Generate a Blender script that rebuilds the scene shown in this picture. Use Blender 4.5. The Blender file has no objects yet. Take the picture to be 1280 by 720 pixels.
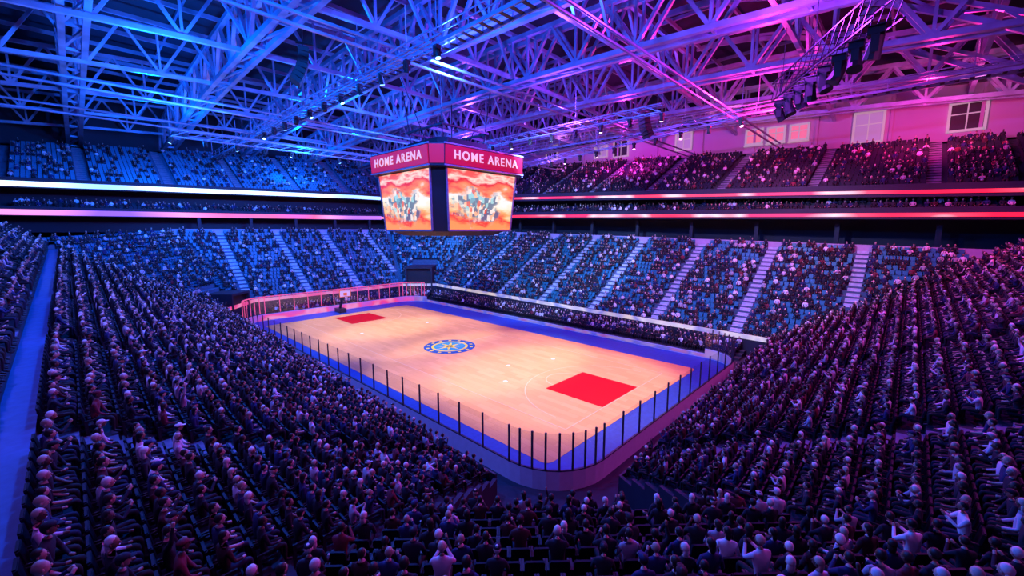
import bpy, bmesh, math, random
from mathutils import Vector, Matrix
random.seed(7)
R=random.random
sc=bpy.context.scene
try:
    sc.view_settings.view_transform='Standard'
    sc.view_settings.look='None'
except Exception as e: print(e)

# ------------------------------------------------------------------ materials
def new_mat(name):
    m=bpy.data.materials.new(name); m.use_nodes=True
    nt=m.node_tree; b=nt.nodes['Principled BSDF']
    return m,nt,b
def pmat(name,col,rough=.6,metal=0,noise=.15,scale=3.0,spec=.5):
    m,nt,b=new_mat(name)
    tc=nt.nodes.new('ShaderNodeTexCoord'); n=nt.nodes.new('ShaderNodeTexNoise')
    n.inputs['Scale'].default_value=scale
    nt.links.new(tc.outputs['Object'],n.inputs['Vector'])
    r=nt.nodes.new('ShaderNodeValToRGB')
    c=Vector(col)
    r.color_ramp.elements[0].position=.3; r.color_ramp.elements[1].position=.7
    r.color_ramp.elements[0].color=(*(c*(1-noise)),1); r.color_ramp.elements[1].color=(*(c*(1+noise)),1)
    nt.links.new(n.outputs['Fac'],r.inputs['Fac']); nt.links.new(r.outputs['Color'],b.inputs['Base Color'])
    b.inputs['Roughness'].default_value=rough; b.inputs['Metallic'].default_value=metal
    b.inputs['Specular IOR Level'].default_value=spec
    return m
def emat(name,col,s):
    m,nt,b=new_mat(name)
    b.inputs['Base Color'].default_value=(*[c*.3 for c in col],1)
    b.inputs['Emission Color'].default_value=(*col,1); b.inputs['Emission Strength'].default_value=s
    return m
def ramp(nt,stops,const=False):
    r=nt.nodes.new('ShaderNodeValToRGB'); cr=r.color_ramp
    if const: cr.interpolation='CONSTANT'
    while len(cr.elements)<len(stops): cr.elements.new(.5)
    for e,(p,c) in zip(cr.elements,stops): e.position=p
    for e,(p,c) in zip(cr.elements,stops): e.color=(*c,1)
    return r
def led_mat(name,stops,s,scale=(.12,.12,.5),base=.02):
    m,nt,b=new_mat(name)
    tc=nt.nodes.new('ShaderNodeTexCoord'); mp=nt.nodes.new('ShaderNodeMapping'); mp.inputs['Scale'].default_value=scale
    n=nt.nodes.new('ShaderNodeTexNoise'); n.inputs['Scale'].default_value=1.0; n.inputs['Detail'].default_value=1
    r=ramp(nt,stops)
    nt.links.new(tc.outputs['Object'],mp.inputs['Vector']); nt.links.new(mp.outputs['Vector'],n.inputs['Vector'])
    nt.links.new(n.outputs['Fac'],r.inputs['Fac']); nt.links.new(r.outputs['Color'],b.inputs['Emission Color'])
    b.inputs['Base Color'].default_value=(base,base,base,1); b.inputs['Emission Strength'].default_value=s
    return m
def rand_mat(name,stops,rough=.7):
    m,nt,b=new_mat(name)
    oi=nt.nodes.new('ShaderNodeObjectInfo'); r=ramp(nt,stops,True)
    nt.links.new(oi.outputs['Random'],r.inputs['Fac']); nt.links.new(r.outputs['Color'],b.inputs['Base Color'])
    b.inputs['Roughness'].default_value=rough
    return m

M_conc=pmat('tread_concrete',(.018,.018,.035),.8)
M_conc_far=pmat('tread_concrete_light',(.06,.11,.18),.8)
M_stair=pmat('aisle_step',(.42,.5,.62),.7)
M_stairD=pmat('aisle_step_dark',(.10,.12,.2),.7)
M_walk=pmat('walkway',(.03,.09,.26),.6)
M_black=pmat('black_paint',(.012,.012,.018),.6)
M_dark=pmat('dark_wall',(.018,.018,.035),.7,scale=.3)
M_wall=pmat('painted_wall',(.40,.32,.44),.7,noise=.06,scale=.2)
M_ceil=pmat('roof_deck',(.014,.016,.035),.8,scale=.4)
M_steel=pmat('painted_steel',(.30,.36,.52),.3,.35,noise=.3,scale=.5)
M_steelD=pmat('dark_steel',(.05,.05,.07),.4,.5)
M_lav=pmat('lavender_barrier',(.42,.36,.52),.6,noise=.06)
M_blue=pmat('blue_apron',(.006,.06,.36),.5)
M_floor=pmat('floor_concrete',(.02,.02,.035),.7)
M_white=pmat('white_paint',(.8,.8,.8),.5,noise=.03)
M_red=pmat('red_paint',(.60,.0,.008),.7,noise=.05,spec=.15)
M_navy=pmat('navy_paint',(.015,.08,.28),.7,spec=.15)
M_gold=pmat('gold_paint',(.8,.55,.06),.6,spec=.2)

# ------------------------------------------------------------------ mesh builder
COL=sc.collection
class MB:
    def __init__(s): s.v=[];s.f=[];s.m=[]
    def quad(s,a,b,c,d,m=0):
        n=len(s.v); s.v+= [tuple(a),tuple(b),tuple(c),tuple(d)]; s.f.append((n,n+1,n+2,n+3)); s.m.append(m)
    def poly(s,pts,m=0):
        n=len(s.v); s.v+=[tuple(p) for p in pts]; s.f.append(tuple(range(n,n+len(pts)))); s.m.append(m)
    def hexa(s,p,m=0):
        n=len(s.v); s.v+=[tuple(q) for q in p]
        for f in ((0,3,2,1),(4,5,6,7),(0,1,5,4),(1,2,6,5),(2,3,7,6),(3,0,4,7)):
            s.f.append(tuple(n+i for i in f)); s.m.append(m)
    def box(s,c,sz,m=0,rot=None):
        x,y,z=[k/2 for k in sz]
        ps=[Vector(q) for q in ((-x,-y,-z),(x,-y,-z),(x,y,-z),(-x,y,-z),(-x,-y,z),(x,-y,z),(x,y,z),(-x,y,z))]
        if rot is not None: ps=[rot@q for q in ps]
        s.hexa([q+Vector(c) for q in ps],m)
    def beam(s,a,b,w,h=None,m=0):
        h=h or w; a=Vector(a);b=Vector(b); d=(b-a)
        if d.length<1e-5: return
        d.normalize(); up=Vector((0,0,1)) if abs(d.z)<.95 else Vector((1,0,0))
        r=d.cross(up).normalized(); u=r.cross(d)
        r*=w/2; u*=h/2
        s.hexa([a-r-u,a+r-u,a+r+u,a-r+u,b-r-u,b+r-u,b+r+u,b-r+u],m)
    def tube(s,a,b,r1,r2=None,n=8,m=0,caps=True):
        r2=r1 if r2 is None else r2
        a=Vector(a);b=Vector(b);d=(b-a).normalized(); up=Vector((0,0,1)) if abs(d.z)<.95 else Vector((1,0,0))
        x=d.cross(up).normalized(); y=x.cross(d); k=len(s.v)
        for p,r in((a,r1),(b,r2)):
            for i in range(n):
                t=2*math.pi*i/n; s.v.append(tuple(p+x*math.cos(t)*r+y*math.sin(t)*r))
        for i in range(n):
            j=(i+1)%n; s.f.append((k+i,k+j,k+n+j,k+n+i)); s.m.append(m)
        if caps:
            s.f.append(tuple(k+i for i in range(n))[::-1]); s.m.append(m)
            s.f.append(tuple(k+n+i for i in range(n))); s.m.append(m)
    def obj(s,name,mats,parent=None,smooth=False,loc=None,col=None):
        me=bpy.data.meshes.new(name); me.from_pydata(s.v,[],s.f)
        for m in mats: me.materials.append(m)
        me.polygons.foreach_set('material_index',s.m)
        if smooth: me.polygons.foreach_set('use_smooth',[True]*len(me.polygons))
        me.update(); o=bpy.data.objects.new(name,me); (col or COL).objects.link(o)
        if parent: o.parent=parent
        if loc: o.location=loc
        return o
def empty(name,loc=(0,0,0)):
    e=bpy.data.objects.new(name,None); e.location=loc; e.empty_display_size=.5; COL.objects.link(e); return e

# ------------------------------------------------------------------ room shell
XW0,XW1,YW0,YW1,ZC=-9.8,87,-14.5,114,42
b=MB(); b.box(((XW0+XW1)/2,(YW0+YW1)/2,-.15),(XW1-XW0,YW1-YW0,.3)); b.obj('floor',[M_floor])
b=MB(); b.box(((XW0+XW1)/2,(YW0+YW1)/2,ZC+.15),(XW1-XW0,YW1-YW0,.3)); b.obj('ceiling',[M_ceil])
b=MB(); b.box((XW0-.15,(YW0+YW1)/2,ZC/2),(.3,YW1-YW0,ZC)); b.obj('wall_west',[M_dark])
b=MB(); b.box(((XW0+XW1)/2,YW0-.15,ZC/2),(XW1-XW0,.3,ZC)); b.obj('wall_south',[M_dark])
b=MB(); b.box(((XW0+XW1)/2,YW1+.15,ZC/2),(XW1-XW0,.3,ZC)); b.obj('wall_north',[M_dark])
b=MB(); b.box((XW1+.15,(YW0+YW1)/2,ZC/2),(.3,YW1-YW0,ZC)); b.obj('wall_east',[M_dark])

# ------------------------------------------------------------------ tier geometry helpers
PITCH=.85
class Tier:
    def __init__(s,verts,z0,rise,closed):
        s.V=[Vector(v) for v in verts]; s.z0=z0; s.rise=rise; s.closed=closed
        n=len(verts); s.n=n; s.N=[]
        cnt=n if closed else n-1
        for i in range(cnt):
            d=(s.V[(i+1)%n]-s.V[i]).normalized(); s.N.append(Vector((d.y,-d.x)))
    def p(s,i,d):
        i%=s.n
        if s.closed: n1,n2=s.N[i-1],s.N[i]
        else:
            n1=s.N[max(i-1,0)]; n2=s.N[min(i,len(s.N)-1)]
        m=(n1+n2)/(1+n1.dot(n2)); return s.V[i]+m*d
    def z(s,i,k): i%=s.n; return s.z0[i]+k*s.rise[i]
seat_pts=[];people_pts=[]
def v3(p,z): return (p.x,p.y,z)
def build_side(b,st,T,i,k0,k1,aisles,occ,seatvar,mt=0,sm=0,zbase=None,skip=None,front=True,noseat=()):
    j=i+1; n=T.N[i]; dirv=Vector((-n.y,n.x)); f=-n; th=math.atan2(-f.x,f.y)
    for k in range(k0,k1):
        d0,d1=k*PITCH,(k+1)*PITCH
        a0,a1,b0,b1=T.p(i,d0),T.p(i,d1),T.p(j,d0),T.p(j,d1); za,zb=T.z(i,k),T.z(j,k)
        mm=mt if k not in noseat else 2
        b.quad(v3(a0,za),v3(a1,za),v3(b1,zb),v3(b0,zb),mm)
        if k>k0: zpa,zpb=T.z(i,k-1),T.z(j,k-1)
        else:
            zpa,zpb=(za-.0,zb-.0) if not front else (0,0)
            if zbase is not None: zpa=zpb=zbase
        b.quad(v3(a0,zpa),v3(a0,za),v3(b0,zb),v3(b0,zpb),mt)
        if k in noseat: continue
        for A in aisles:
            A=Vector(A); t=(A-a0).dot(dirv); L=(b0-a0).dot(dirv)
            if t<.7 or t>L-.7: continue
            zz=za+(zb-za)*t/L; rise=T.rise[i%T.n]+(T.rise[j%T.n]-T.rise[i%T.n])*t/L
            c=a0+dirv*t
            e0=c-dirv*.6; e1=c+dirv*.6
            st.hexa([v3(e0,zz-.02),v3(e1,zz-.02),v3(e1+n*.84,zz-.02),v3(e0+n*.84,zz-.02),v3(e0,zz+.04),v3(e1,zz+.04),v3(e1+n*.84,zz+.04),v3(e0+n*.84,zz+.04)],sm)
            st.hexa([v3(e0+n*.42,zz+.04),v3(e1+n*.42,zz+.04),v3(e1+n*.84,zz+.04),v3(e0+n*.84,zz+.04),v3(e0+n*.42,zz+.04+rise/2),v3(e1+n*.42,zz+.04+rise/2),v3(e1+n*.84,zz+.04+rise/2),v3(e0+n*.84,zz+.04+rise/2)],sm)
        ds=d0+.52; s0,s1=T.p(i,ds),T.p(j,ds); L=(s1-s0).dot(dirv)
        nseat=int((L-.7)/.56)
        off=(L-nseat*.56)/2+.28
        for q in range(nseat):
            t=off+q*.56; p=s0+dirv*t
            if any(abs((Vector(A)-p).dot(dirv))<.9 for A in aisles): continue
            if skip and skip(p,k): continue
            z=za+(zb-za)*t/L
            seat_pts.append((p.x,p.y,z,th,seatvar,1.0))
            if R()<occ: people_pts.append((p.x+(R()-.5)*.06,p.y+(R()-.5)*.06,z,th+(R()-.5)*.5,int(R()*6),.93+R()*.14))

# ------------------------------------------------------------------ lower bowl
SB=empty('seating_bowl')
LV=[(18.7,9.8),(51,9.8),(51,70),(46,75),(19,75),(14,70),(14,14.5)]
LT=Tier(LV,[.8,1.8,2.5,2.5,2.5,2.3,.8],[.38,.48,.545,.56,.56,.52,.38],True)
b=MB(); st=MB()
ai_R=[(51,3.9+9.7*i) for i in range(-1,10)]
ai_E=[(9.3+9.4*i,75) for i in range(-1,7)]
ai_L=[(14,6+11.5*i) for i in range(-1,8)]
ai_N=[(10+12*i,9.8) for i in range(0,6)]
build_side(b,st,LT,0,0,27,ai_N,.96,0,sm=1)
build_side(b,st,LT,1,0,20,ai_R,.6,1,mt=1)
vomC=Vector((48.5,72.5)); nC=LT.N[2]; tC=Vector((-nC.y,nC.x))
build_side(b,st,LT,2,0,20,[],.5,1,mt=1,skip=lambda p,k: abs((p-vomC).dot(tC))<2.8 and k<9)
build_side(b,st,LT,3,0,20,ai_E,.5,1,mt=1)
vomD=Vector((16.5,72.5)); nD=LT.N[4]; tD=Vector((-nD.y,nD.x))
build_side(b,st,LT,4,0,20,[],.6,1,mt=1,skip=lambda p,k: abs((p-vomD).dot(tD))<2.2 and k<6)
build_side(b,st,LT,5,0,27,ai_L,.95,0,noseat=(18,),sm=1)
build_side(b,st,LT,6,8,27,[],.6,0)
b.obj('lower_seating_bowl',[M_conc,M_conc_far,M_walk],SB)

def portal(name,base,n,t,off,z0,w,h,dep,lint=.35):
    pb=MB()
    c=base+n*off
    for s in(-1,1):
        a=c+t*(s*w/2); pb.hexa([v3(a-t*.15,z0-1),v3(a+t*.15,z0-1),v3(a+t*.15+n*dep,z0-1),v3(a-t*.15+n*dep,z0-1),v3(a-t*.15,z0+h),v3(a+t*.15,z0+h),v3(a+t*.15+n*dep,z0+h),v3(a-t*.15+n*dep,z0+h)],0)
    a=c-t*(w/2+.15);e=c+t*(w/2+.15)
    pb.hexa([v3(a,z0+h),v3(e,z0+h),v3(e+n*dep,z0+h),v3(a+n*dep,z0+h),v3(a,z0+h+lint),v3(e,z0+h+lint),v3(e+n*dep,z0+h+lint),v3(a+n*dep,z0+h+lint)],0)
    pb.quad(v3(a+n*.6,z0-1),v3(e+n*.6,z0-1),v3(e+n*.6,z0+h),v3(a+n*.6,z0+h),1)  # black sheet across the opening paints in the tunnel's shade
    return pb.obj(name,[M_dark,M_black],SB)
portal('tunnel_portal',vomC,nC,tC,-.3,1.0,5.2,5.2,6)
portal('tunnel_portal.001',vomD,nD,tD,-.3,1.0,4.0,3.4,4)
nA=LT.N[6]; tA=Vector((-nA.y,nA.x)); bA=Vector((16.35,12.15))
portal('tunnel_portal.002',bA,nA,tA,6.2,1,6,2.4,.5)
cb=MB()
for pt in (6,0):
    for k in range(8):
        p0=LT.p(pt,k*PITCH); p1=LT.p(pt,(k+1)*PITCH); z=LT.z(0,k)+.35
        cb.beam(v3(p0,z/2),v3(p1,z/2),.2,z)
cb.obj('tunnel_side_walls',[M_dark],SB)  # side walls of the near-corner tunnel

FT=Tier([(48.3,12),(48.3,69),(44.5,72.8),(20.5,72.8)],[.25,.25,.25,.25],[.22]*4,False)
fb=MB()
for i in range(3): build_side(fb,st,FT,i,0,3,[],.97,0)
fb.obj('courtside_riser',[M_conc],SB)
st.obj('aisle_stairs',[M_stair,M_stairD],SB)
M_ad=led_mat('ad_fascia',[(.3,(.3,.28,.4)),(.45,(.75,.65,.6)),(.55,(.12,.15,.5)),(.7,(.75,.6,.35))],.8,(.3,.3,.3),.3)
M_adRed=led_mat('ad_fascia_red',[(.3,(1,.02,.06)),(.45,(1,.3,.4)),(.52,(1,.03,.1)),(.68,(.3,.1,.8))],.8,(.25,.25,.3),.2)
wb=MB()
for i in(1,2,3,4):
    za,zb=LT.z(i,0),LT.z(i+1,0)
    a,e=LT.p(i,-.08),LT.p(i+1,-.08); a2,e2=LT.p(i,.04),LT.p(i+1,.04)
    wb.hexa([v3(a,0),v3(e,0),v3(e2,0),v3(a2,0),v3(a,za+.1),v3(e,zb+.1),v3(e2,zb+.1),v3(a2,za+.1)],0)
    a,e=LT.p(i,-.14),LT.p(i+1,-.14)
    wb.hexa([v3(a,za+.1),v3(e,zb+.1),v3(e2,zb+.1),v3(a2,za+.1),v3(a,za+.6),v3(e,zb+.6),v3(e2,zb+.6),v3(a2,za+.6)],1 if i<3 else 2)
wb.obj('bowl_front_wall',[M_dark,M_ad,M_adRed],SB)  # front wall of the far stands with an ad band on top
wb=MB()
for i in(0,5):
    a,e=LT.p(i,-.1),LT.p(i+1,-.1); wb.beam(v3(a,.55),v3(e,.75),.12,1.1)
wb.obj('front_row_parapet',[M_steelD],SB)

cb=MB(); 
for i in(1,2,3):
    D=17.0
    a,e=LT.p(i,D),LT.p(i+1,D); a2,e2=LT.p(i,D+5),LT.p(i+1,D+5); za,zb=LT.z(i,20),LT.z(i+1,20)
    cb.quad(v3(a,za),v3(a2,za),v3(e2,zb),v3(e,zb),0)
    aa,ee=LT.p(i,D+.2),LT.p(i+1,D+.2)
    cb.hexa([v3(a,za-.5),v3(e,zb-.5),v3(ee,zb-.5),v3(aa,za-.5),v3(a,za+.55),v3(e,zb+.55),v3(ee,zb+.55),v3(aa,za+.55)],1)
    if i==3: e2=Vector((XW0+.1,e2.y))
    cb.quad(v3(a2,za),v3(e2,zb),v3(e2,zb+4),v3(a2,za+4),2)
    L=(e-a).length; n=int(L/9.7)
    for q in range(n+1):
        t=(q+.5)/(n+1); c=a.lerp(e,t)+LT.N[i]*1.2; z=za+(zb-za)*t
        cb.box((c.x,c.y,z+1.6),(.5,.5,3.2),2)
cb.obj('upper_concourse',[M_conc,M_lav,M_dark],SB)

# ------------------------------------------------------------------ club + upper tier
UV=[(66,-14),(66,-8),(66,60),(66,79),(52,93),(45,93),(-6,93),(-9.5,93)]
r1=[15.5,15.6,17.0,17.1,17.0,16.9,16.6,16.6]
r2=[17.9,18.0,20.7,21.3,21.6,21.6,20.6,20.5]
CT=Tier(UV,[z+.35 for z in r1],[.3]*8,False)
UT=Tier(UV,[z+.5 for z in r2],[.37,.385,.435,.48,.51,.52,.385,.38],False)
b=MB(); st2=MB()
ai_U=[(66,-1.5+11.2*i) for i in range(0,8)]+[(2+10.5*i,93) for i in range(0,6)]
for i in range(7):
    build_side(b,st2,CT,i,0,3,[],.6,0,front=False)
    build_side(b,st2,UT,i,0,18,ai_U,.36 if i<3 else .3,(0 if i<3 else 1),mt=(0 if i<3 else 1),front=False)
    for T,rr,K_ in((CT,r1,6),(UT,r2,19)):
        zs=-.5
        a,e,a2,e2=T.p(i,0),T.p(i+1,0),T.p(i,K_*PITCH),T.p(i+1,K_*PITCH)
        z1,z2=rr[i]+zs,rr[i+1]+zs
        rz1=(T.z(i,18)-rr[i]-1.2) if K_==19 else 0; rz2=(T.z(i+1,18)-rr[i+1]-1.2) if K_==19 else 0
        b.quad(v3(a,z1),v3(e,z2),v3(e2,z2+rz2),v3(a2,z1+rz1),2)
    a,e=CT.p(i,5),CT.p(i+1,5); b.quad(v3(a,r1[i]-.4),v3(e,r1[i+1]-.4),v3(e,r2[i+1]+1.5),v3(a,r2[i]+1.5),2)
    a,e=UT.p(i,18*PITCH),UT.p(i+1,18*PITCH); a2,e2=UT.p(i,20.6*PITCH),UT.p(i+1,20.6*PITCH)
    b.quad(v3(a,UT.z(i,18)),v3(a2,UT.z(i,18)),v3(e2,UT.z(i+1,18)),v3(e,UT.z(i+1,18)),2)
b.obj('upper_seating_tier',[M_conc,M_conc_far,M_dark],SB)
st2.obj('upper_aisle_stairs',[pmat('upper_step',(.16,.16,.22),.7)],SB)

M_ribR=led_mat('led_ribbon_red',[(.38,(1,.01,.04)),(.5,(1,.05,.10)),(.56,(1,.5,.6)),(.63,(.9,.02,.1))],1.8,(.1,.1,.1))
M_ribB=led_mat('led_ribbon_blue',[(.3,(.10,.25,1)),(.48,(.5,.72,1)),(.6,(.2,.4,1)),(.7,(.06,.14,1))],3.2,(.05,.05,.05))
M_ribP=led_mat('led_ribbon_pink',[(.3,(.25,.12,1)),(.46,(1,.12,.3)),(.56,(1,.3,.7)),(.68,(.25,.1,1))],1.5,(.05,.05,.05))
def ribbon(name,rr,h,mats,fh):
    rb=MB()
    for i in range(7):
        mi=1 if i<4 else 2
        a,e,a2,e2=UT.p(i,-.12),UT.p(i+1,-.12),UT.p(i,.05),UT.p(i+1,.05)
        z1,z2=rr[i],rr[i+1]
        rb.hexa([v3(a,z1-fh),v3(e,z2-fh),v3(e2,z2-fh),v3(a2,z1-fh),v3(a,z1+fh+.35),v3(e,z2+fh+.35),v3(e2,z2+fh+.35),v3(a2,z1+fh+.35)],0)
        g,q=UT.p(i,-.22),UT.p(i+1,-.22); hh=h/2*(1 if i<4 else 1.9)
        rb.hexa([v3(g,z1-hh),v3(q,z2-hh),v3(e,z2-hh),v3(a,z1-hh),v3(g,z1+hh),v3(q,z2+hh),v3(e,z2+hh),v3(a,z1+hh)],mi)
    rb.obj(name,[M_dark]+mats,SB)
ribbon('led_ribbon_board',r2,.38,[M_ribR,M_ribB],.55)
ribbon('led_ribbon_board.001',r1,.42,[M_ribR,M_ribP],.5)

pw=MB()
XE=84
zt=[UT.z(i,18) for i in range(8)]
def ztop(y): return zt[1]+(zt[2]-zt[1])*(y+8)/68
def wtop(y): return 33.2+(y+8)*(39.0-33.2)/72
ys=[YW0+.1+ i*(92-YW0)/24 for i in range(25)]
for y0,y1 in zip(ys,ys[1:]):
    pw.quad((XE,y0,ztop(y0)-.3),(XE,y1,ztop(y1)-.3),(XE,y1,wtop(y1)),(XE,y0,wtop(y0)),0)
for y in ys[::2]: pw.box((XE-.12,y,(ztop(y)+wtop(y))/2),(.24,.35,wtop(y)-ztop(y)),0)
for y0,y1 in zip(ys,ys[1:]): pw.beam((XE-.15,y0,wtop(y0)),(XE-.15,y1,wtop(y1)),.4,.5,1)
pw.obj('wall_upper_east',[M_wall,M_steelD])
M_win=emat('window_lit',(1,.22,.38),.6)
M_win2=emat('window_glow',(.6,.35,.75),.4)
M_frame=emat('window_frame_glow',(.8,.6,.8),.35)  # frames brightened by their own emission, no lamp in them
wn=0
for y,z,w,h,lit in((-4.2,29.1,3.4,3.6,0),(5.9,29.3,3.4,4.4,1),(14.6,30.0,2.5,2.4,2),(17.9,30.1,2.5,2.4,2),(21.2,30.2,2.5,2.4,2),(33.5,31.2,3.0,3.2,1),(47,31.6,3.4,3.4,0),(52,31.9,3.2,3.2,1),(66,33,3.4,3.2,0)):
    wb=MB(); wn+=1
    for s in(-1,1):
        wb.box((XE-.15,y+s*w/2,z),(.3,.3,h+.3)); wb.box((XE-.15,y,z+s*h/2),(.3,w,.3))
    wb.box((XE-.05,y,z),(.08,w,h),1); wb.box((XE-.12,y,z+.1*h),(.1,w,.14)); wb.box((XE-.12,y,z),(.1,.14,h))
    if lit==2: wb.box((XE-.3,y,z-h/2-.3),(.6,w+.4,.2))
    wb.obj('window_%d'%wn,[M_frame,(M_black,M_win2,M_win)[lit]])

# ------------------------------------------------------------------ court
ct=empty('basketball_court')
def rrect(x0,x1,y0,y1,r,seg=8):
    pts=[]
    for cx,cy,a0 in((x1-r,y0+r,-90),(x1-r,y1-r,0),(x0+r,y1-r,90),(x0+r,y0+r,180)):
        for i in range(seg+1):
            a=math.radians(a0+90*i/seg); pts.append((cx+r*math.cos(a),cy+r*math.sin(a)))
    return pts
BX0,BX1,BY0,BY1,BR=15.7,47,11.3,71.5,3.8
b=MB(); b.poly([(x,y,.012) for x,y in rrect(BX0,BX1,BY0,BY1,BR)]); b.obj('blue_apron',[M_blue],ct)
m,nt,bs=new_mat('maple_planks')
tc=nt.nodes.new('ShaderNodeTexCoord'); mp=nt.nodes.new('ShaderNodeMapping'); mp.inputs['Rotation'].default_value=(0,0,math.pi/2)
br=nt.nodes.new('ShaderNodeTexBrick'); br.inputs['Scale'].default_value=1; br.inputs['Brick Width'].default_value=2.4; br.inputs['Row Height'].default_value=.6
br.inputs['Color1'].default_value=(.80,.36,.125,1); br.inputs['Color2'].default_value=(.90,.43,.165,1); br.inputs['Mortar'].default_value=(.72,.30,.10,1); br.inputs['Mortar Size'].default_value=.01
nz=nt.nodes.new('ShaderNodeTexNoise'); nz.inputs['Scale'].default_value=.15
mx=nt.nodes.new('ShaderNodeMixRGB'); mx.blend_type='MULTIPLY'; mx.inputs['Fac'].default_value=.15
nt.links.new(tc.outputs['Object'],mp.inputs['Vector']); nt.links.new(mp.outputs['Vector'],br.inputs['Vector'])
nt.links.new(tc.outputs['Object'],nz.inputs['Vector']); nt.links.new(br.outputs['Color'],mx.inputs['Color1']); nt.links.new(nz.outputs['Fac'],mx.inputs['Color2'])
nt.links.new(mx.outputs['Color'],bs.inputs['Base Color']); bs.inputs['Roughness'].default_value=.6; bs.inputs['Specular IOR Level'].default_value=.25
WX0,WX1,WY0,WY1=18.3,42.4,14.4,67.6
b=MB(); b.poly([(x,y,.03) for x,y in rrect(WX0,WX1,WY0,WY1,.6)]); b.obj('hardwood',[m],ct)
CX=30.7
b=MB()
for y0,y1 in((16.4,22.2),(59.6,65.6)):
    b.quad((CX-2.95,y0,.042),(CX+2.95,y0,.042),(CX+2.95,y1,.042),(CX-2.95,y1,.042))
b.obj('key_paint',[M_red],ct)
b=MB()
def ring(cx,cy,r0,r1,z,m,a0=0,a1=360,n=48):
    for i in range(n):
        a=math.radians(a0+(a1-a0)*i/n); c=math.radians(a0+(a1-a0)*(i+1)/n)
        b.quad((cx+r0*math.cos(a),cy+r0*math.sin(a),z),(cx+r1*math.cos(a),cy+r1*math.sin(a),z),(cx+r1*math.cos(c),cy+r1*math.sin(c),z),(cx+r0*math.cos(c),cy+r0*math.sin(c),z),m)
LX,LY=30.3,39.2
ring(LX,LY,2.2,3.1,.044,0); ring(LX,LY,1.9,2.2,.044,1); ring(LX,LY,0,1.9,.044,2)
for i in range(8):
    a=math.pi*2*i/8; d=Vector((math.cos(a),math.sin(a),0)); p=Vector((-d.y,d.x,0)); c=Vector((LX,LY,.05))
    b.poly([c+d*.2-p*.25,c+d*1.7,c+d*.2+p*.25],1)
for i in range(14):
    a=math.pi*2*i/14; c=Vector((LX+2.65*math.cos(a),LY+2.65*math.sin(a),.05)); b.box(c,(.35,.35,.005),1,Matrix.Rotation(a,3,'Z'))
b.obj('center_logo',[M_navy,M_gold,pmat('teal_paint',(.03,.25,.38),.7,spec=.2)],ct)
b=MB(); M_line=pmat('court_line',(.88,.52,.27),.5,noise=.02)
x0,x1,y0,y1=22.7,38.7,16.3,65.7
for a,e in(((x0,y0),(x1,y0)),((x1,y0),(x1,y1)),((x1,y1),(x0,y1)),((x0,y1),(x0,y0)),((x0,LY),(x1,LY))):
    b.beam((*a,.045),(*e,.045),.08,.004)
ring(CX,22.2,1.75,1.84,.046,0,0,180); ring(CX,59.6,1.75,1.84,.046,0,180,360)
ring(CX,18,6.9,6.98,.046,0,0,180); ring(CX,64,6.9,6.98,.046,0,180,360)
b.obj('court_lines',[M_line],ct)
b=MB()
for x,y in((26.5,26),(35,27),(26,53),(36,52),(30,29)):
    ring(x,y,0,.22,.047,0,n=12)
b.obj('floor_marks',[M_white],ct)

# ------------------------------------------------------------------ dasher boards and glass
bd=empty('rink_boards')
pts=rrect(BX0,BX1,BY0,BY1,BR,8); n=len(pts)
M_boardW=pmat('board_panel',(.62,.58,.72),.5,noise=.05)
M_adP=led_mat('board_ads',[(.3,(.5,.04,.15)),(.45,(.5,.3,.5)),(.55,(.04,.08,.6)),(.7,(.5,.1,.2))],.5,(.35,.35,.1),.3)
b=MB(); gl=MB(); po=MB()
inner=rrect(BX0+.12,BX1-.12,BY0+.12,BY1-.12,BR-.12,8)
for i in range(n):
    j=(i+1)%n; a,e,ai,ei=pts[i],pts[j],inner[i],inner[j]
    east=a[0]>BX1-.5 and e[0]>BX1-.5 and abs(a[1]-e[1])>5
    north=a[1]>70 and e[1]>70
    H=.55 if east else 1.1
    b.hexa([(*a,0),(*e,0),(*ei,0),(*ai,0),(*a,H),(*e,H),(*ei,H),(*ai,H)],0)
    b.hexa([(*a,H),(*e,H),(*ei,H),(*ai,H),(*a,H+.07),(*e,H+.07),(*ei,H+.07),(*ai,H+.07)],1)
    i2=Vector(ai);e2=Vector(ei); nn=(e2-i2); nn=Vector((-nn.y,nn.x)).normalized()*.02
    i2+=nn;e2+=nn
    b.quad((*i2,.12),(*e2,.12),(*e2,H-.1),(*i2,H-.1),3 if north else 2)
    if not east:
        L=(Vector(e)-Vector(a)).length; q=max(1,round(L/2.2))
        for s in range(q):
            p0=Vector(a).lerp(Vector(e),s/q); p1=Vector(a).lerp(Vector(e),(s+1)/q)
            c=(Vector((CX,41))-p0).normalized()*.06
            zt_=3.3 if not(a[1]>60 and e[1]>60) else 3.8
            gl.quad((p0.x+c.x,p0.y+c.y,1.17),(p1.x+c.x,p1.y+c.y,1.17),(p1.x+c.x,p1.y+c.y,zt_-.05),(p0.x+c.x,p0.y+c.y,zt_-.05))
            po.box((p0.x+c.x,p0.y+c.y,(1.1+zt_)/2),(.09,.09,zt_-1.1),1 if p0.y>68 else 0)
            if p0.y>68: po.beam((p0.x+c.x,p0.y+c.y,zt_),(p1.x+c.x,p1.y+c.y,zt_),.14,.14,1)
b.obj('board_wall',[M_boardW,M_steelD,M_adP,M_adRed],bd)
m,nt,bs=new_mat('acrylic_glass'); out=nt.nodes['Material Output']
tr=nt.nodes.new('ShaderNodeBsdfTransparent'); tr.inputs['Color'].default_value=(.90,.90,.95,1); gg=nt.nodes.new('ShaderNodeBsdfGlossy'); gg.inputs['Roughness'].default_value=.06
ms=nt.nodes.new('ShaderNodeMixShader'); ms.inputs[0].default_value=.10
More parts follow.
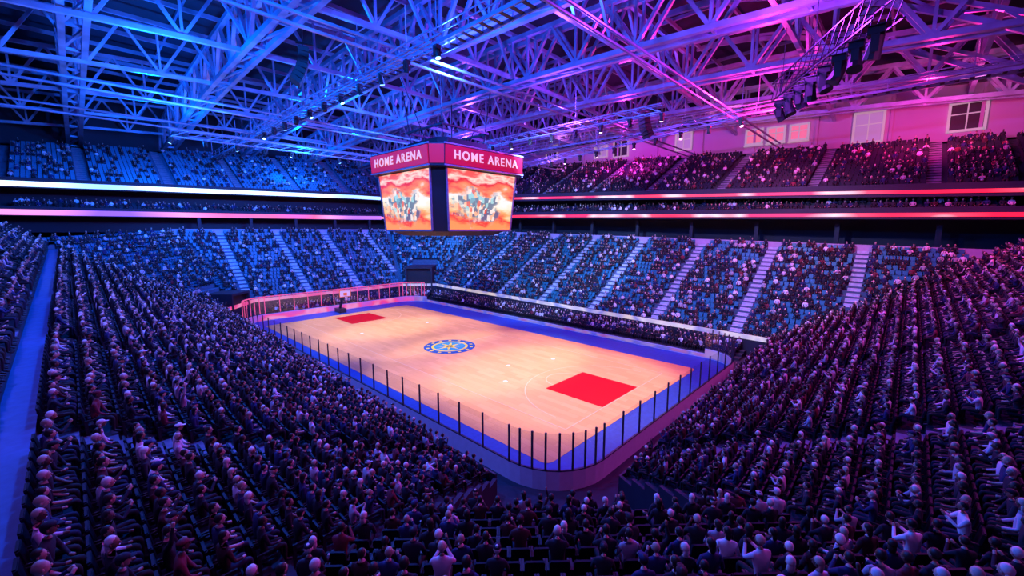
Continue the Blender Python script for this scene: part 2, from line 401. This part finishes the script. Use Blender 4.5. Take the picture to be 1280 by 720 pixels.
nt.links.new(tr.outputs[0],ms.inputs[1]); nt.links.new(gg.outputs[0],ms.inputs[2]); nt.links.new(ms.outputs[0],out.inputs['Surface'])
gl.obj('glass_panels',[m],bd)
po.obj('glass_posts',[M_steelD,emat('pink_glow_post',(1,.12,.3),.75)],bd)  # end posts glow pink by emission, in place of light falling on them

hp=MB(); hx,hy=CX,68.6
hp.box((hx,hy+1.4,.35),(1.2,2.0,.7),0)
hp.beam((hx,hy+1.6,.6),(hx,hy+.6,2.6),.3,.3,0); hp.beam((hx,hy+.6,2.6),(hx,hy-.6,3.2),.2,.2,0); hp.beam((hx,hy+1.6,1.2),(hx,hy-.5,3.0),.1,.1,0)
hp.box((hx,hy-.7,3.5),(1.85,.06,1.1),1); hp.box((hx,hy-.75,3.4),(.6,.03,.45),2)
for s in(-1,1): hp.box((hx+s*.93,hy-.72,3.5),(.08,.1,1.15),2); hp.box((hx,hy-.72,3.5+s*.55),(1.9,.1,.08),2)
for i in range(16):
    a=2*math.pi*i/16;c=2*math.pi*(i+1)/16
    hp.tube((hx+.23*math.cos(a),hy-1.05+.23*math.sin(a),3.05),(hx+.23*math.cos(c),hy-1.05+.23*math.sin(c),3.05),.02,n=5,m=2)
    hp.tube((hx+.23*math.cos(a),hy-1.05+.23*math.sin(a),3.05),(hx+.13*math.cos(c),hy-1.05+.13*math.sin(c),2.6),.012,n=4,m=3)
hp.obj('basketball_hoop',[M_steelD,M_white,pmat('hoop_orange',(.9,.25,.03),.4),M_white])

# ------------------------------------------------------------------ scoreboard
sb=empty('center_hung_scoreboard',(31.7,40.6,0))
def octo(hw,ch):
    return [(hw-ch,-hw),(hw,-hw+ch),(hw,hw-ch),(hw-ch,hw),(-hw+ch,hw),(-hw,hw-ch),(-hw,-hw+ch),(-hw+ch,-hw)]
def loft(b,secs,m,caps=True):
    for (p0,z0),(p1,z1) in zip(secs,secs[1:]):
        for i in range(len(p0)):
            j=(i+1)%len(p0); b.quad((*p0[i],z0),(*p0[j],z0),(*p1[j],z1),(*p1[i],z1),m)
    if caps:
        b.poly([(*p,secs[0][1]) for p in secs[0][0]][::-1],m); b.poly([(*p,secs[-1][1]) for p in secs[-1][0]],m)
b=MB()
loft(b,[(octo(5.7,1.3),13.9),(octo(6.15,1.1),20.3)],0)
loft(b,[(octo(6.1,1.0),20.3),(octo(6.7,1.0),20.4),(octo(6.8,1.0),22.5),(octo(6.4,1.0),22.65)],1)
loft(b,[(octo(4.0,.8),22.65),(octo(3.6,.8),24.0)],0)
loft(b,[(octo(4.2,.9),13.4),(octo(5.2,.9),13.9)],0)
b.obj('housing',[M_black,M_steelD],sb)
m,nt,bs=new_mat('screen_picture')
tc=nt.nodes.new('ShaderNodeTexCoord'); sx=nt.nodes.new('ShaderNodeSeparateXYZ'); nt.links.new(tc.outputs['UV'],sx.inputs[0])
nz=nt.nodes.new('ShaderNodeTexNoise'); nz.inputs['Scale'].default_value=3.0; nz.inputs['Detail'].default_value=4
nmp=nt.nodes.new('ShaderNodeMapping'); nmp.inputs['Scale'].default_value=(.8,1.4,1); nmp.inputs['Rotation'].default_value=(0,0,.35); nt.links.new(tc.outputs['UV'],nmp.inputs['Vector'])
nt.links.new(nmp.outputs[0],nz.inputs['Vector'])
ad=nt.nodes.new('ShaderNodeMath'); ad.operation='MULTIPLY_ADD'; ad.inputs[1].default_value=1.0; nt.links.new(nz.outputs['Fac'],ad.inputs[0]); nt.links.new(sx.outputs['Y'],ad.inputs[2])
rp=ramp(nt,[(.05,(1,.30,.08)),(.18,(.85,.04,.02)),(.28,(1,.40,.12)),(.40,(1,.75,.5)),(.56,(.95,.9,.9)),(.66,(1,.30,.12)),(.80,(.75,.01,.03)),(.90,(1,.7,.6)),(1,(.85,.1,.08))])
sb_=nt.nodes.new('ShaderNodeMath'); sb_.operation='SUBTRACT'; sb_.inputs[1].default_value=.5; nt.links.new(ad.outputs[0],sb_.inputs[0]); nt.links.new(sb_.outputs[0],rp.inputs['Fac'])
vm=nt.nodes.new('ShaderNodeVectorMath'); vm.operation='DISTANCE'; vm.inputs[1].default_value=(.36,.40,0)
mp=nt.nodes.new('ShaderNodeMapping'); mp.inputs['Scale'].default_value=(.85,1.0,1); nt.links.new(tc.outputs['UV'],mp.inputs['Vector']); nt.links.new(mp.outputs[0],vm.inputs[0])
vmap=nt.nodes.new('ShaderNodeMapping'); vmap.inputs['Scale'].default_value=(26,12,1); nt.links.new(tc.outputs['UV'],vmap.inputs['Vector'])
vo=nt.nodes.new('ShaderNodeTexVoronoi'); vo.distance='CHEBYCHEV'; vo.inputs['Scale'].default_value=1; nt.links.new(vmap.outputs[0],vo.inputs['Vector'])
vr=ramp(nt,[(0,(.02,.12,.25)),(.3,(.06,.32,.45)),(.48,(.25,.6,.68)),(.6,(.85,.8,.78)),(.74,(1,.5,.3)),(.88,(.7,.06,.04))],True); s2=nt.nodes.new('ShaderNodeSeparateXYZ'); nt.links.new(vo.outputs['Color'],s2.inputs[0]); nt.links.new(s2.outputs[0],vr.inputs['Fac'])
a2=nt.nodes.new('ShaderNodeMath'); a2.operation='MULTIPLY_ADD'; a2.inputs[1].default_value=.9; nt.links.new(nz.outputs['Fac'],a2.inputs[0]); nt.links.new(vm.outputs['Value'],a2.inputs[2])
lt=nt.nodes.new('ShaderNodeMapRange'); lt.inputs['From Min'].default_value=.76; lt.inputs['From Max'].default_value=.66; lt.inputs['To Max'].default_value=.85; nt.links.new(a2.outputs[0],lt.inputs['Value'])
mx=nt.nodes.new('ShaderNodeMixRGB'); nt.links.new(lt.outputs[0],mx.inputs['Fac']); nt.links.new(rp.outputs['Color'],mx.inputs['Color1']); nt.links.new(vr.outputs['Color'],mx.inputs['Color2'])
nt.links.new(mx.outputs['Color'],bs.inputs['Emission Color']); bs.inputs['Emission Strength'].default_value=1.15; bs.inputs['Base Color'].default_value=(.02,.02,.02,1)
M_screen=m
def rot2(p,k):
    x,y=p
    for _ in range(k): x,y=-y,x
    return x,y
for k in range(4):
    me=bpy.data.meshes.new('video_screen'); hb,ht=5.74,6.19
    P=[(-4.5,-hb,14.1),(4.5,-hb,14.1),(5.0,-ht,20.25),(-5.0,-ht,20.25)]
    P=[(*rot2((x,y-.06),k),z) for x,y,z in P]
    me.from_pydata(P,[],[(0,1,2,3)]); uv=me.uv_layers.new(); 
    for l,c in zip(uv.data,((0,0),(1,0),(1,1),(0,1))): l.uv=c
    me.materials.append(M_screen); o=bpy.data.objects.new('video_screen_%d'%k,me); COL.objects.link(o); o.parent=sb
M_ringR=emat('ring_led_red',(.55,.004,.05),.8); M_ringW=emat('ring_led_white',(1,.6,.75),.8); M_bez=pmat('bezel',(.3,.28,.4),.4,.4)
b=MB()
for k in range(4):
    def q(x,y,z): return (*rot2((x,y),k),z)
    b.hexa([q(-5.6,-6.84,20.6),q(5.6,-6.84,20.6),q(5.6,-6.7,20.6),q(-5.6,-6.7,20.6),q(-5.6,-6.92,22.4),q(5.6,-6.92,22.4),q(5.6,-6.7,22.4),q(-5.6,-6.7,22.4)],0)
    b.quad(q(5.75,-6.76,20.6),q(6.76,-5.75,20.6),q(6.86,-5.8,22.4),q(5.8,-6.86,22.4),0)
    for z in(20.45,22.55): b.beam(q(-5.75,-6.86,z),q(5.75,-6.86,z),.12,.14,1)
    for s in(-1,1):
        b.beam(q(s*4.6,-5.82,14.0),q(s*5.1,-6.27,20.35),.16,.16,1)
    b.beam(q(-4.6,-5.82,14.0),q(4.6,-5.82,14.0),.16,.16,1)
b.obj('led_ring',[M_ringR,M_bez,M_ringW],sb)
for k in range(4):
    cu=bpy.data.curves.new('ring_letters','FONT'); cu.body='HOME ARENA'; cu.size=1.25; cu.align_x='CENTER'; cu.align_y='CENTER'; cu.extrude=.03; cu.offset=.02
    cu.space_character=1.25
    o=bpy.data.objects.new('ring_letters_%d'%k,cu); COL.objects.link(o); o.parent=sb
    x,y=rot2((0,-6.96),k); o.location=(x,y,21.5); o.rotation_euler=(math.radians(90),0,k*math.pi/2); cu.materials.append(M_ringW)
b=MB()
for x in(-3,3):
    for y in(-3,3): b.tube((x,y,23.9),(x*1.2,y*1.2,30),.07,n=6); 
    b.tube((x,0,23.9),(x*2,0,30),.05,n=6)
for a,e in(((-3.4,-3.4),(3.4,-3.4)),((3.4,-3.4),(3.4,3.4)),((3.4,3.4),(-3.4,3.4)),((-3.4,3.4),(-3.4,-3.4))):
    b.beam((*a,25.3),(*e,25.3),.2,.2)
b.obj('hoist_rigging',[M_steelD],sb)

# ------------------------------------------------------------------ roof trusses
def truss(b,a,e,zb,zt_,panel,cw,ww,m=0,arch=0.0,double=0):
    a=Vector(a);e=Vector(e);L=(e-a).length;n=max(2,round(L/panel)); d=(e-a)/n; nn=Vector((-d.y,d.x)).normalized()
    offs=[0] if not double else [-double/2,double/2]
    def zz(base,t): return base+arch*(1-(2*t-1)**2)
    for o in offs:
        for i in range(n):
            p=a+d*i+nn*o;q=p+d;m_=p+d*.5; t0,t1,tm=i/n,(i+1)/n,(i+.5)/n
            b.beam(v3(p,zz(zb,t0)),v3(q,zz(zb,t1)),cw,cw,m); b.beam(v3(p,zz(zt_,t0)),v3(q,zz(zt_,t1)),cw,cw,m)
            b.beam(v3(p,zz(zb,t0)),v3(m_,zz(zt_,tm)),ww,ww,m); b.beam(v3(m_,zz(zt_,tm)),v3(q,zz(zb,t1)),ww,ww,m)
            b.beam(v3(p,zz(zb,t0)),v3(p,zz(zt_,t0)),ww*.8,ww*.8,m)
    if double:
        for i in range(n+1):
            p=a+d*i; t=i/n
            for z in(zz(zb,t),zz(zt_,t)): b.beam(v3(p-nn*double/2,z),v3(p+nn*double/2,z),ww*.8,ww*.8,m)
            if i<n:
                b.beam(v3(p-nn*double/2,zz(zb,t)),v3(p+d+nn*double/2,zz(zb,(i+1)/n)),ww*.7,ww*.7,m)
X0,X1,Y0,Y1=XW0+.4,XE-.6,YW0+.4,YW1-.4
roof=empty('roof_structure')
b=MB()
for i,x in enumerate((2,15,28,41,54,67,79)):
    truss(b,(x,Y0),(x,Y1),29.5,34.5,7,.5,.34,arch=3.0,double=1.6)
for y in(-4,10,24,38,52,66,80,94,107):
    truss(b,(X0,y),(X1,y),31.0,36.0,6.4,.42,.28,arch=2.0)
for y in range(-10,112,7): b.beam((X0,y,40.8),(X1,y,40.8),.25,.5)
for x in range(-6,80,9): b.beam((x,Y0,41.3),(x,Y1,41.3),.25,.4)
for x in(41,54,67):
    prev=None
    for k in range(13):
        t=k/12; y=-13.5+39*t; z=24.5+16.2*math.sin(t*math.pi/2)
        z2=z+1.6*(1-t*.9)
        cur=((x,y,z),(x,y,min(z2,41)))
        if prev:
            b.beam(prev[0],cur[0],.45,.45); b.beam(prev[1],cur[1],.35,.35); b.beam(prev[0] if k%2 else prev[1],cur[1] if k%2 else cur[0],.2,.2)
        prev=cur
b.obj('roof_trusses',[M_steel],roof)
b=MB()
for x in(21.5,60):
    for s in(-.7,.7):
        b.beam((x+s,Y0,28.3),(x+s,Y1,28.3),.12,.25)
        for z in(28.9,29.4): b.tube((x+s,Y0,z),(x+s,Y1,z),.05,n=6)
        for y in range(-12,112,3): b.beam((x+s,y,28.3),(x+s,y,29.4),.06,.06)
    for y in range(-13,112,1): b.beam((x-.7,y,28.3),(x+.7,y,28.3),.3,.05,1)
    for y in range(-12,112,9): b.beam((x,y,29.4),(x,y,33),.07,.07)
for y in(17,31,59,73):
    for dz in(0,.8): b.tube((X0,y,27.6+dz),(X1-.4,y,27.6+dz),.13,n=8)
b.obj('catwalks',[M_steel,M_steelD],roof)
M_lensW=emat('lamp_lens_white',(.85,.8,1),10); M_lensP=emat('lamp_lens_pink',(1,.3,.7),8); M_lensB=emat('lamp_lens_blue',(.2,.5,1),8)
def rig(name,a,e,z,dark=True,lens=0,step=1.3,z2=None,size=1.0):
    b=MB(); a=Vector(a);e=Vector(e);z2=z if z2 is None else z2
    L=(e-a).length;n=max(2,round(L/step));d=(e-a)/n;nn=Vector((-d.y,d.x)).normalized()*.4*size
    for i in range(n):
        p=a+d*i;q=p+d;za=z+(z2-z)*i/n;zb=z+(z2-z)*(i+1)/n
        for s in(-1,1):
            for h in(0,.8*size):
                b.beam(v3(p+nn*s,za+h),v3(q+nn*s,zb+h),.09,.09)
            b.beam(v3(p+nn*s,za),v3(q+nn*s,zb+.8*size),.05,.05)
        b.beam(v3(p-nn,za),v3(q+nn,zb),.05,.05); b.beam(v3(p-nn,za+.8*size),v3(p+nn,za+.8*size),.05,.05)
        if i%2==0:
            c=v3(p,za); 
            b.box((c[0],c[1],za-.2),(.4*size,.4*size,.25*size),1)
            tdir=Vector((R()-.5,R()-.5,-1)).normalized(); o=Vector((c[0],c[1],za-.55*size))
            b.box((c[0]+.22*size,c[1],za-.5*size),(.06,.2*size,.5*size),1); b.box((c[0]-.22*size,c[1],za-.5*size),(.06,.2*size,.5*size),1)
            b.tube(o-tdir*.3*size,o+tdir*.35*size,.16*size,.22*size,n=10,m=1)
            if lens and i%4==0: b.tube(o+tdir*.36*size,o+tdir*.38*size,.18*size,n=10,m=1+lens)
    for i in range(0,n+1,6):
        p=a+d*i; b.tube(v3(p,z+.8),v3(p,31.5),.03,n=5)
    return b.obj(name,[M_steelD if dark else M_steel,M_black,M_lensW,M_lensP,M_lensB])
rig('lighting_rig',(44.7,9.4),(31.7,1.9),25.4,True,0,1.0,size=1.9)
rig('lighting_rig.001',(18,24),(18,62),26.3,False,3,1.8)
rig('lighting_rig.002',(44,20),(44,64),26.3,False,1,1.8)
rig('lighting_rig.003',(10,70),(52,70),26.0,False,3,1.8)
rig('lighting_rig.004',(50,14),(62,60),25.8,False,2,1.8)

def line_array(name,x,y,z,ang,n=9):
    b=MB(); p=Vector((0,0,0)); pitch=.05
    b.beam((0,-.5,.6),(0,.7,.6),.15,.15)
    for i in range(n):
        t=pitch+i*.09; Rx=Matrix.Rotation(-t,3,'X')
        b.box(p,(1.3,.75,.36),0,Rx); b.box(p+Rx@Vector((0,.39,0)),(1.2,.03,.3),1,Rx)
        p=p+Rx@Vector((0,0,-.4))
    for s in(-.5,.5): b.tube((s,0,.6),(s,0,29.5-z),.03,n=5)
    o=b.obj(name,[M_black,M_steelD]); o.location=(x,y,z); o.rotation_euler=(0,0,ang); return o
line_array('speaker_array',14,36,28,math.radians(-110),7)
line_array('speaker_array.001',48,24,27.5,math.radians(60),7)

# ------------------------------------------------------------------ stadium seats
seatcol=bpy.data.collections.new('stadium_seat_kinds'); COL.children.link(seatcol)
def seat_obj(name,col):
    b=MB()
    b.box((0,.02,.43),(.46,.42,.07)); b.box((0,.2,.40),(.44,.06,.09))
    Rx=Matrix.Rotation(math.radians(10),3,'X')
    b.box((0,-.22,.68),(.46,.06,.46),0,Rx); b.box((0,-.265,.9),(.40,.05,.06),0,Rx)
    for s in(-.25,.25):
        b.box((s,-.02,.62),(.05,.36,.04),1); b.box((s,-.16,.31),(.04,.08,.62),1); b.box((s,-.1,.02),(.05,.3,.04),1)
    return b.obj(name,[col,M_black],col=seatcol)
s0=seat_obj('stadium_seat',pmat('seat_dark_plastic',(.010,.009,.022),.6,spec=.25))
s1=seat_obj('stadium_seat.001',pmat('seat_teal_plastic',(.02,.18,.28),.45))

# ------------------------------------------------------------------ spectators
M_skin=rand_mat('skin',[(0,(.50,.31,.25)),(.3,(.58,.40,.34)),(.6,(.30,.17,.12)),(.8,(.14,.08,.06))],.55)
M_hair=rand_mat('hair',[(0,(.02,.015,.012)),(.22,(.80,.68,.66)),(.34,(.02,.015,.012)),(.48,(.4,.3,.25)),(.55,(.01,.01,.01)),(.72,(.85,.78,.76)),(.80,(.02,.015,.015)),(.94,(.6,.48,.4))],.5)
M_shirt=rand_mat('shirt',[(0,(.012,.012,.022)),(.14,(.4,.38,.45)),(.18,(.008,.008,.02)),(.36,(.05,.008,.015)),(.45,(.012,.02,.09)),(.59,(.85,.8,.85)),(.64,(.012,.012,.025)),(.81,(.18,.02,.04)),(.84,(.01,.01,.02)),(.95,(.7,.55,.65))],.85)
M_trs=rand_mat('trousers',[(0,(.008,.008,.014)),(.4,(.01,.015,.04)),(.7,(.015,.013,.012))],.85)
pcol=bpy.data.collections.new('spectator_kinds'); COL.children.link(pcol)
def person(name,pose):
    J={};E=[];rad=[]
    P=[]
    def a(n_,co,r,par=None):
        J[n_]=len(P);P.append(co);rad.append(r)
        if par: E.append((J[par],J[n_]))
    ln=pose.get('lean',0)
    a('pel',(0,0,.56),.14); a('sp',(0,.01+ln*.3,.76),.125,'pel'); a('ch',(0,.01+ln*.7,.97),.14,'sp'); a('nb',(0,.01+ln,1.10),.075,'ch'); a('nt',(0,.03+ln,1.19),.055,'nb')
    for s,k in((-1,'L'),(1,'R')):
        a('sh'+k,(s*.18,.01+ln*.8,1.04),.07,'ch')
        arm=pose.get(k,'lap')
        if arm=='lap': el,wr,ha=(s*.25,.08+ln,.78),(s*.13,.30,.66),(s*.09,.38,.65)
        elif arm=='up': el,wr,ha=(s*.30,.10+ln,1.24),(s*.24,.14+ln,1.50),(s*.23,.16+ln,1.60)
        elif arm=='clap': el,wr,ha=(s*.24,.16+ln,.86),(s*.07,.34+ln,1.02),(s*.03,.40+ln,1.08)
        else: el,wr,ha=(s*.27,.02,.76),(s*.27,.26,.68),(s*.26,.35,.68)
        a('el'+k,el,.046,'sh'+k); a('wr'+k,wr,.032,'el'+k); a('ha'+k,ha,.036,'wr'+k)
        a('hp'+k,(s*.09,.05,.54),.088,'pel'); a('kn'+k,(s*.13,.46,.54),.064,'hp'+k); a('an'+k,(s*.13,.44,.1),.042,'kn'+k); a('to'+k,(s*.14,.60,.05),.036,'an'+k)
    me=bpy.data.meshes.new(name+'_tmp'); bm=bmesh.new(); sk=bm.verts.layers.skin.verify()
    vs=[bm.verts.new(p) for p in P]
    for v,r in zip(vs,rad): v[sk].radius=(r,r)
    vs[0][sk].use_root=True
    for i,j in E: bm.edges.new((vs[i],vs[j]))
    bm.to_mesh(me); bm.free()
    o=bpy.data.objects.new(name+'_tmp',me); COL.objects.link(o)
    o.modifiers.new('s','SKIN').use_smooth_shade=True; o.modifiers.new('u','SUBSURF').levels=1
    dg=bpy.context.evaluated_depsgraph_get(); ev=o.evaluated_get(dg); em=bpy.data.meshes.new_from_object(ev)
    bm=bmesh.new(); bm.from_mesh(em); bpy.data.objects.remove(o)
    inv={v:k for k,v in J.items()}
    def seg(p,i,j):
        A,B=Vector(P[i]),Vector(P[j]); t=max(0,min(1,(p-A).dot(B-A)/(B-A).length_squared)); return (p-(A+(B-A)*t)).length
    for f in bm.faces:
        c=f.calc_center_median(); best=min(E,key=lambda e:seg(c,*e)-.5*min(rad[e[0]],rad[e[1]])); k=inv[best[1]]
        f.smooth=True
        sl=pose.get('sleeves',1)
        f.material_index= 0 if (k[:2] in(('ha','nt') if sl else ('wr','ha','nt'))) else (3 if k[:2] in('hp','kn','an') else (4 if k[:2]=='to' else 2))
    hc=Vector((0,.055+ln,1.30)); yaw=Matrix.Rotation(pose.get('yaw',0),3,'Z')
    def blob(center,scale,mi,fn=None,u=12,v=9):
        r=bmesh.ops.create_uvsphere(bm,u_segments=u,v_segments=v,radius=1)
        for vv in r['verts']:
            q=Vector((vv.co.x*scale[0],vv.co.y*scale[1],vv.co.z*scale[2]))+Vector(center)
            if fn: q=fn(q)
            vv.co=hc+yaw@q
        for f in {f for vv in r['verts'] for f in vv.link_faces}: f.material_index=mi; f.smooth=True
    def jaw(q):
        if q.z<0: q.x*=1+q.z*2.2
        return q
    blob((0,0,0),(.078,.096,.118),0,jaw)
    blob((0,.098,-.012),(.013,.02,.024),0,u=6,v=5)
    for s in(-1,1):
        blob((s*.078,-.005,-.01),(.012,.022,.032),0,u=6,v=5)
        blob((s*.03,.086,.018),(.012,.01,.008),4,u=6,v=4)
    blob((0,.088,-.055),(.026,.01,.008),1,u=6,v=4)
    blob((0,-.018,.028),(.086,.098,.108),1,lambda q: Vector((q.x,min(q.y,.045+max(0,q.z-.06)*.6),max(q.z,-.05 if q.y<.02 else .035))))
    if pose.get('long'): blob((0,-.06,-.07),(.075,.05,.13),1)
    if pose.get('cap'):
        blob((0,-.005,.06),(.09,.105,.075),2,lambda q: Vector((q.x,q.y,max(q.z,.045)))); blob((0,.12,.05),(.06,.06,.008),2,u=8,v=4)
    m2=bpy.data.meshes.new(name)
    for m in(M_skin,M_hair,M_shirt,M_trs,M_black): m2.materials.append(m)
    bm.to_mesh(m2); bm.free(); bpy.data.meshes.remove(em)
    o=bpy.data.objects.new(name,m2); pcol.objects.link(o); return o
poses=[dict(),dict(lean=.06,L='clap',R='clap'),dict(L='rest',R='rest',long=1,yaw=.4),dict(L='lap',R='rest',yaw=-.2,sleeves=0),dict(lean=.1,cap=1),dict(L='rest',long=1,yaw=-.5),dict(L='lap',R='up',yaw=-.2)]
ppl=[person('spectator' if i==0 else 'spectator.%03d'%i,p) for i,p in enumerate(poses)]
people_pts=[(p[0],p[1],p[2],p[3],(6 if R()<.04 else p[4]),p[5]) for p in people_pts]

near=[i for i,p in enumerate(people_pts) if 3<p[0]<6 and 20<p[1]<24][:7]
for o,i in zip(ppl,near):
    p=people_pts[i]; o.location=p[:3]; o.rotation_euler=(0,0,p[3])
people_pts=[p for i,p in enumerate(people_pts) if i not in near]
i0=next(i for i,p in enumerate(seat_pts) if p[4]==0); q=seat_pts.pop(i0); s0.location=q[:3]; s0.rotation_euler=(0,0,q[3])
i1=next(i for i,p in enumerate(seat_pts) if p[4]==1); q=seat_pts.pop(i1); s1.location=q[:3]; s1.rotation_euler=(0,0,q[3])

def instancer(name,pts,coll):
    me=bpy.data.meshes.new(name); me.from_pydata([p[:3] for p in pts],[],[])
    for an,ty,ix in(('rot','FLOAT',3),('kind','INT',4),('size','FLOAT',5)):
        at=me.attributes.new(an,ty,'POINT'); at.data.foreach_set('value',[p[ix] for p in pts])
    o=bpy.data.objects.new(name,me); COL.objects.link(o)
    ng=bpy.data.node_groups.new(name+'_nodes','GeometryNodeTree')
    ng.interface.new_socket('Geometry',in_out='INPUT',socket_type='NodeSocketGeometry'); ng.interface.new_socket('Geometry',in_out='OUTPUT',socket_type='NodeSocketGeometry')
    N=ng.nodes; gi=N.new('NodeGroupInput'); go=N.new('NodeGroupOutput'); iop=N.new('GeometryNodeInstanceOnPoints')
    ci=N.new('GeometryNodeCollectionInfo'); ci.inputs['Collection'].default_value=coll; ci.inputs['Separate Children'].default_value=True; ci.inputs['Reset Children'].default_value=True
    def na(n,t):
        x=N.new('GeometryNodeInputNamedAttribute'); x.data_type=t; x.inputs['Name'].default_value=n
        return [s for s in x.outputs if s.enabled and s.name=='Attribute'][0]
    cx=N.new('ShaderNodeCombineXYZ'); er=N.new('FunctionNodeEulerToRotation'); Lk=ng.links.new
    Lk(na('rot','FLOAT'),cx.inputs['Z']); Lk(cx.outputs[0],er.inputs[0]); Lk(er.outputs[0],iop.inputs['Rotation'])
    Lk(na('kind','INT'),iop.inputs['Instance Index']); Lk(na('size','FLOAT'),iop.inputs['Scale'])
    iop.inputs['Pick Instance'].default_value=True
    Lk(gi.outputs[0],iop.inputs['Points']); Lk(ci.outputs[0],iop.inputs['Instance']); Lk(iop.outputs[0],go.inputs[0])
    md=o.modifiers.new('scatter','NODES'); md.node_group=ng
    return o
instancer('spectator_crowd',people_pts,pcol)
instancer('stadium_seating',seat_pts,seatcol)
print('people',len(people_pts),'seats',len(seat_pts))

# ------------------------------------------------------------------ lights
def spot(name,loc,tgt,col,pw,ang=70,bl=.6,rad=.6):
    l=bpy.data.lights.new(name,'SPOT'); l.color=col; l.energy=pw; l.spot_size=math.radians(ang); l.spot_blend=bl; l.shadow_soft_size=rad
    o=bpy.data.objects.new(name,l); COL.objects.link(o); o.location=loc
    o.rotation_euler=(Vector(tgt)-Vector(loc)).to_track_quat('-Z','Y').to_euler(); return o
def point(name,loc,col,pw,rad=.5):
    l=bpy.data.lights.new(name,'POINT'); l.color=col; l.energy=pw; l.shadow_soft_size=rad
    o=bpy.data.objects.new(name,l); COL.objects.link(o); o.location=loc; return o
K=1000
WARM=(1,.90,.74)
for y,p in((20,20),(62,15)):
    for x in(22,40): spot('court_spotlight',(x,y,26),(30.5,y+(41-y)*.12,0),WARM,p*K,54,.5,1.0)
for x,tx in((8,28),(54,33)):
    for y in(33,48): spot('court_spotlight',(x,y,26.5),(tx,y,0),WARM,23*K,40,.6,1.0)
BL=(.0,.14,1); PK=(1,.02,.30); PU=(.25,.05,1)
for x,y,c,p in((8,22,BL,50),(8,50,BL,50),(10,80,BL,44),(34,92,BL,26),(30,60,BL,32),(24,30,(.03,.10,1),40),(42,32,PU,22),(52,60,PU,22),(36,8,(.45,.04,1),22),(56,14,PK,26),(72,0,PK,14),(72,40,(.8,.03,.6),18),(68,80,PU,14)):
    point('truss_wash_light',(x,y,28.2),c,p*K*.38)
spot('blue_wash',(30,50,26),(50,108,24),(.02,.16,1),32*K,100)
spot('blue_wash',(10,50,26),(0,108,24),(.02,.16,1),34*K,90)
spot('blue_wash',(25,55,26),(28,88,8),(.03,.20,1),44*K,76)
spot('cyan_wash',(35,30,26),(62,50,7),(.24,.45,1),62*K,74)
spot('cyan_wash',(35,15,26),(62,17,7),(.46,.42,1),34*K,74)
spot('cyan_wash',(35,55,26),(60,78,8),(.06,.32,1),44*K,66)
spot('pink_wall_wash',(66,20,29),(84,22,36),(1,.22,.55),4.5*K,100)
spot('pink_wall_wash',(66,50,29),(84,55,37),(.85,.22,.7),5*K,100)
spot('pink_wall_wash',(66,-4,28),(84,-2,34),(1,.22,.55),4*K,100)
# crowd washes, coloured blue > violet > magenta round the near stands
spot('crowd_wash',(-6,30,27),(8,30,4),(.17,.13,1),14*K,110,rad=.2)
spot('crowd_wash',(-6,60,27),(8,60,4),(.08,.14,1),15*K,110,rad=.2)
spot('crowd_wash',(0,8,27),(8,16,4),(.42,.12,1),2.5*K,100,rad=.2)
spot('crowd_wash',(30,-10,27),(30,4,5),(.85,.08,.80),11*K,110,rad=.2)
spot('crowd_wash',(56,-10,27),(56,2,7),(1,.06,.36),14*K,110,rad=.2)
w=bpy.data.worlds.new('World'); sc.world=w; w.use_nodes=True
w.node_tree.nodes['Background'].inputs[0].default_value=(.02,.03,.12,1); w.node_tree.nodes['Background'].inputs[1].default_value=.5

# ------------------------------------------------------------------ camera
cd=bpy.data.cameras.new('camera'); cd.sensor_width=36; cd.lens=518/1280*36; cd.clip_end=400
co=bpy.data.objects.new('camera',cd); COL.objects.link(co); co.location=(0,0,14)
co.rotation_euler=(math.radians(90-7.91),0,math.radians(-46.5)); sc.camera=co
